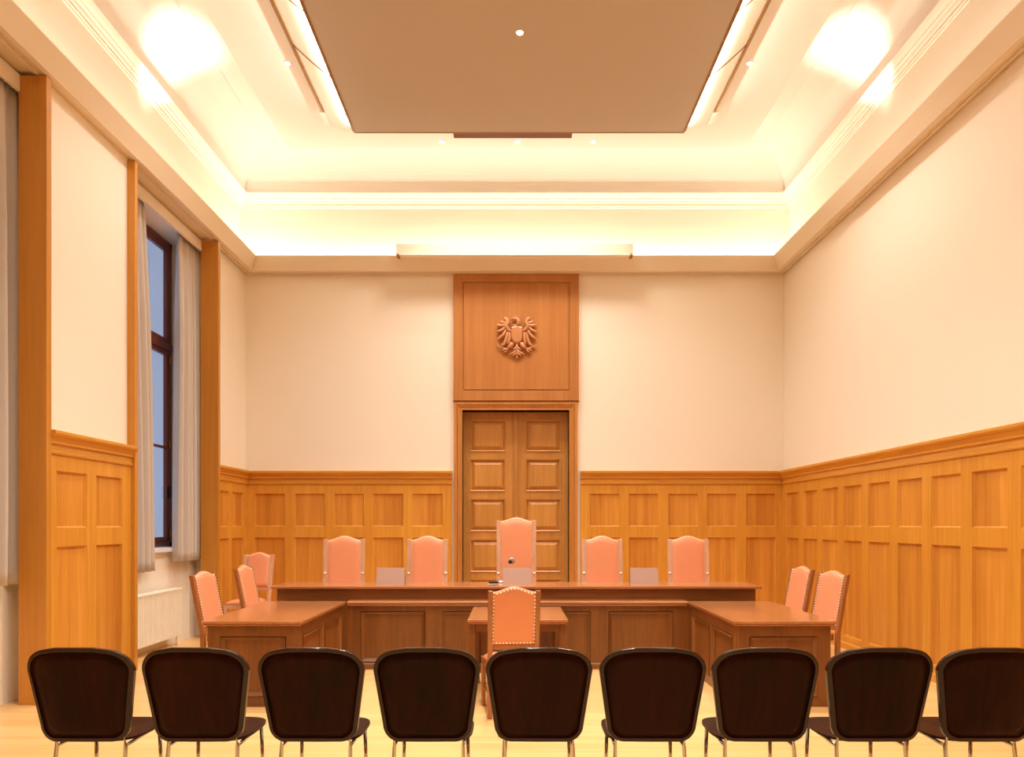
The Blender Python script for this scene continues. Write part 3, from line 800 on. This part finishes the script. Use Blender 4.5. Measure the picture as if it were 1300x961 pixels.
# ------------------------------------------------------------------ things on the bench
tz = .9355
def board(u0, u1, label, first=None):
    x = ((u0+u1)/2-651)*8.24/FP
    if first: return dup(first, (x, 8.24, tz), 0, label)
    b = thing('desk_board', label, 'sign board', (x, 8.24, tz), 0, 'blank greyish boards on the bench')
    m = MB(); w = .172; h = .19
    m.hexa([(-w, -.004, 0), (w, -.004, 0), (w, .002, 0), (-w, .002, 0), (-w+.004, .036, h), (w-.004, .036, h), (w-.004, .042, h), (-w+.004, .042, h)])
    m.build('front_face', M['board'], b)
    m = MB(); m.hexa([(-w, .084, 0), (w, .084, 0), (w, .090, 0), (-w, .090, 0), (-w+.004, .044, h), (w-.004, .044, h), (w-.004, .050, h), (-w+.004, .050, h)])
    m.build('back_face', M['board'], b)
    return b
b0 = board(478, 513, 'blank greyish tent board on the bench, left of the chair by the door')
board(640.8, 672.6, 'blank greyish tent board at the centre of the bench, in front of the tallest chair', b0)
board(800, 836.5, 'blank greyish tent board on the bench between the two right judge chairs', b0)
mc = thing('gooseneck_microphone', 'small gooseneck microphone on the bench in front of the tallest chair', 'microphone', ((636-651)*8.42/FP, 8.42, tz))
MB().lathe([(.05,0),(.05,.012),(.03,.022),(.012,.03)], n=20).build('base', M['silver'], mc, smooth=True)
MB().tube([(0,0,.028),(.0,.0,.06),(.03,.01,.14),(.07,.015,.21),(.105,.0,.25)], .0045, 8).build('neck', M['silver'], mc, smooth=True)
m = MB(); m.tube([(.10,.004,.245),(.118,-.012,.258),(.135,-.03,.268)], [.016,.030,.028], 10); m.build('capsule', M['black'], mc, smooth=True)
m = MB(); m.lathe([(.026,-.004),(.038,-.004),(.038,.004),(.026,.004)], n=18).xf(Matrix.Translation((.135,-.03,.268)) @ Matrix.Rotation(PI/2, 4, 'X')); m.build('capsule_ring', M['silver'], mc, smooth=True)
bd = thing('control_box', 'small black flat device beside the microphone foot on the bench', 'device', ((626.5-651)*8.24/FP, 8.24, tz))
MB().box(-.055, .055, -.04, .04, .006, .030).build('housing', M['black'], bd, bevel=.004)
MB().box(-.065, .062, -.047, .045, 0, .0058).build('base_plate', M['silver'], bd, bevel=.002)

# ------------------------------------------------------------------ spectator chairs in the foreground
def make_spectator(label, loc, rz=0):
    t = thing('spectator_chair', label, 'chair', loc, rz, 'dark plywood chairs in the front row')
    Wt, zt, zb = .575, 1.0, .47
    def outline(ins=0, N=72):
        """rounded tapering shell outline, walked clockwise; ins = inset"""
        hwT, hwB = Wt/2-ins, .243-ins; T = zt-ins; B = zb+ins; rT, rB = max(.02, .125-ins), max(.02, .09-ins)
        pts = []
        def arc(cx, cz, r, a0, a1, n, k=1.0):
            for i in range(n+1): a = math.radians(a0+(a1-a0)*i/n); pts.append((cx+r*math.cos(a)*k, cz+r*math.sin(a)))
        arc(hwT-rT*1.15, T-rT-.012, rT, 0, 78, 10, 1.15)
        for i in range(1, 8): x = (hwT-rT*1.15)*(1-i/4.0) ; pts.append((x*.94, T - .012*(x/hwT)**2))
        arc(-(hwT-rT*1.15), T-rT-.012, rT, 102, 180, 10, 1.15)
        arc(-(hwB-rB), B+rB, rB, 180, 270, 8); arc(hwB-rB, B+rB, rB, 270, 360, 8)
        return pts
    def cur(x, z): return -.205 -.10*(z-.45)/.5 - .045*(1-(x/.276)**2) + .012*math.sin((z-.5)*5)
    A = outline(0); Bo = outline(.024); n = len(A)
    cx, cz = 0, .73
    vs = []; rings = []
    def ring(pts, dy, s=1.0):
        rings.append(len(vs))
        for x, z in pts:
            X = cx+(x-cx)*s; Z = cz+(z-cz)*s; vs.append((X, cur(X, Z)+dy, Z))
    # rim: thick bent frame
    ring(A, .016); ring(A, -.012); ring(Bo, -.014); ring(Bo, .014)
    fs = []
    for a, b in ((0,1),(1,2),(2,3),(3,0)):
        for i in range(n): j = (i+1) % n; fs.append((rings[a]+i, rings[a]+j, rings[b]+j, rings[b]+i))
    MB().add(vs, fs).build('back_rim', M['shelledge'], t, smooth=False, bevel=.004)
    vs = []; rings = []; fs = []
    sc_l = [1.0, .8, .6, .4, .2]
    for s in sc_l: ring(outline(.022), -.004, s)
    k = len(vs); vs.append((cx, cur(cx, cz)-.004, cz))
    for r0, r1 in zip(rings[:-1], rings[1:]):
        for i in range(n): j = (i+1) % n; fs.append((r0+i, r0+j, r1+j, r1+i))
    for i in range(n): fs.append((rings[-1]+i, rings[-1]+(i+1) % n, k))
    o = MB().add(vs, fs).build('backrest', M['shell'], t, smooth=True)
    q = o.modifiers.new('s', 'SOLIDIFY'); q.thickness = .009; q.offset = 0
    # seat
    m = MB(); vs = []; fs = []; N_ = 40
    def so(sc, dz):
        r0 = len(vs)
        for i in range(N_):
            a = 2*PI*i/N_; c, s = math.cos(a), math.sin(a)
            x = .235*sc*math.copysign(abs(c)**.55, c); y = .02+.225*sc*math.copysign(abs(s)**.55, s)
            vs.append((x, y, .455+dz-.012*(1-sc)-.02*max(0, y-.15)))
        return r0
    rr = [so(1, 0), so(1, .014), so(.75, .014), so(.4, .012), so(.05, .012)]
    for a, b in zip(rr[:-1], rr[1:]):
        for i in range(N_): j = (i+1) % N_; fs.append((a+i, a+j, b+j, b+i))
    fs.append(tuple(rr[-1]+i for i in range(N_))); fs.append(tuple(rr[0]+i for i in range(N_))[::-1])
    m.add(vs, fs).build('seat', M['shell'], t, bevel=.0)
    for sx in (-1, 1):
        MB().tube([(sx*.20,.19,0),(sx*.19,.17,.44)], .011, 10).build('front_leg', M['chrome'], t, smooth=True)
        MB().tube([(sx*.20,-.25,0),(sx*.19,-.19,.42),(sx*.185,-.205,.52),(sx*.18,-.215,.66)], .011, 10).build('rear_leg', M['chrome'], t, smooth=True)
        MB().tube([(sx*.19,.17,.44),(sx*.19,-.18,.43)], .010, 8).build('seat_rail', M['chrome'], t, smooth=True)
    return t
labels = ['leftmost dark plywood chair of the front row, before the oak wall panels',
          'dark plywood chair in the front row, second from the left, before the radiator',
          'dark plywood chair in the front row, before the inner corner of the left side table',
          'dark plywood chair in the front row, directly left of the one at the centre',
          'dark plywood chair at the middle of the front row, before the salmon chair',
          'dark plywood chair in the front row, directly right of the one at the centre',
          'dark plywood chair in the front row, before the right side table',
          'dark plywood chair in the front row, second from the right, before the right wainscot',
          'rightmost dark plywood chair of the front row, cut by the picture edge']
cx_ = [96.5, 243.5, 392.5, 540.5, 685.5, 831.5, 975.5, 1121.5, 1265]
YS = 3.64; s0 = None
for i, (u, lb) in enumerate(zip(cx_, labels)):
    x = (u-651)*YS/FP; loc = (x, YS+.32, 0); rz = random.uniform(-.015, .015)
    if s0 is None: s0 = make_spectator(lb, loc, rz)
    else: dup(s0, loc, rz, lb)

# ------------------------------------------------------------------ light
WARM = (1, .96, .88)
def area(name, loc, sx, sy, power, rot=(0,0,0), col=WARM, spread=PI):
    l = bpy.data.lights.new(name, 'AREA'); l.shape = 'RECTANGLE'; l.size = sx; l.size_y = sy; l.energy = power; l.color = col; l.spread = spread
    o = bpy.data.objects.new(name, l); C.objects.link(o); o.location = loc; o.rotation_euler = rot; o['kind'] = 'helper'; return o
# tubes lying in the trough behind the ledge
UP = PI
area('cove_light_back', (.03, 11.24, 5.90), 8.8, .06, 58, (UP, 0, 0), (1, .96, .84))
area('cove_light_left', (-4.40, 4.2, 5.90), .06, 14, 60, (UP, 0, 0), (1, .95, .84))
area('cove_light_right', (4.46, 4.2, 5.90), .06, 14, 38, (UP, 0, 0), (1, .94, .82))
# the tubes hidden behind the canopy edge, washing the reflector wings
for sx, x in ((-1, CXL-.022-.040), (1, CXR+.022+.040)):
    area('wing_tube', (x, 3.8, CZ+.018), .03, 10.5, 34, (0, sx*-math.radians(145), 0), (1, .95, .85), 2.0)
# downlights
def spot(loc, power, ang=2.15, blend=.9, rot=(0,0,0), col=WARM, r=.12, name='downlight_beam'):
    l = bpy.data.lights.new(name, 'SPOT'); l.energy = power; l.spot_size = ang; l.spot_blend = blend; l.color = col; l.shadow_soft_size = r
    o = bpy.data.objects.new(name, l); C.objects.link(o); o.location = loc; o.rotation_euler = rot; o['kind'] = 'helper'; return o
for x, y, z, lb in DL: spot((x, y, z-.03), 260 if y > 10 else (360 if abs(x) < 1 else 190), r=.35 if y > 10 else .12)
for y in (2.2, 3.8, 5.4): spot((.075, y, CZ-.03), 560, 2.4, 1)  # added spots without fixtures, out of view, filling the room from above
for y in (3, 5):
    for x in (-2.74, 2.91): spot((x, y, 7.25), 90)
# floodlights on the ledge throwing a patch on the cove
def aim(o, tgt):
    o.rotation_euler = (Vector(tgt)-o.location).to_track_quat('-Z', 'Y').to_euler()
for sx, x in ((-1, -4.3), (1, 4.37)):
    s = spot((x, 8.35, 6.02), 130, .80, .8, name='ledge_flood', r=.03); aim(s, (sx*4.22 + (.06 if sx > 0 else 0), 8.45, 7.45))

w = bpy.data.worlds.new('world'); bpy.context.scene.world = w; w.use_nodes = True
bg = w.node_tree.nodes['Background']; bg.inputs[0].default_value = (.44, .50, .66, 1); bg.inputs[1].default_value = 1.2

sc = bpy.context.scene
sc.view_settings.view_transform = 'Standard'; sc.view_settings.look = 'None'
sc.view_settings.exposure = .36; sc.view_settings.gamma = 1; sc.view_settings.use_curve_mapping = False
sc.cycles.use_denoising = True
sc.cycles.max_bounces = 10; sc.cycles.diffuse_bounces = 6
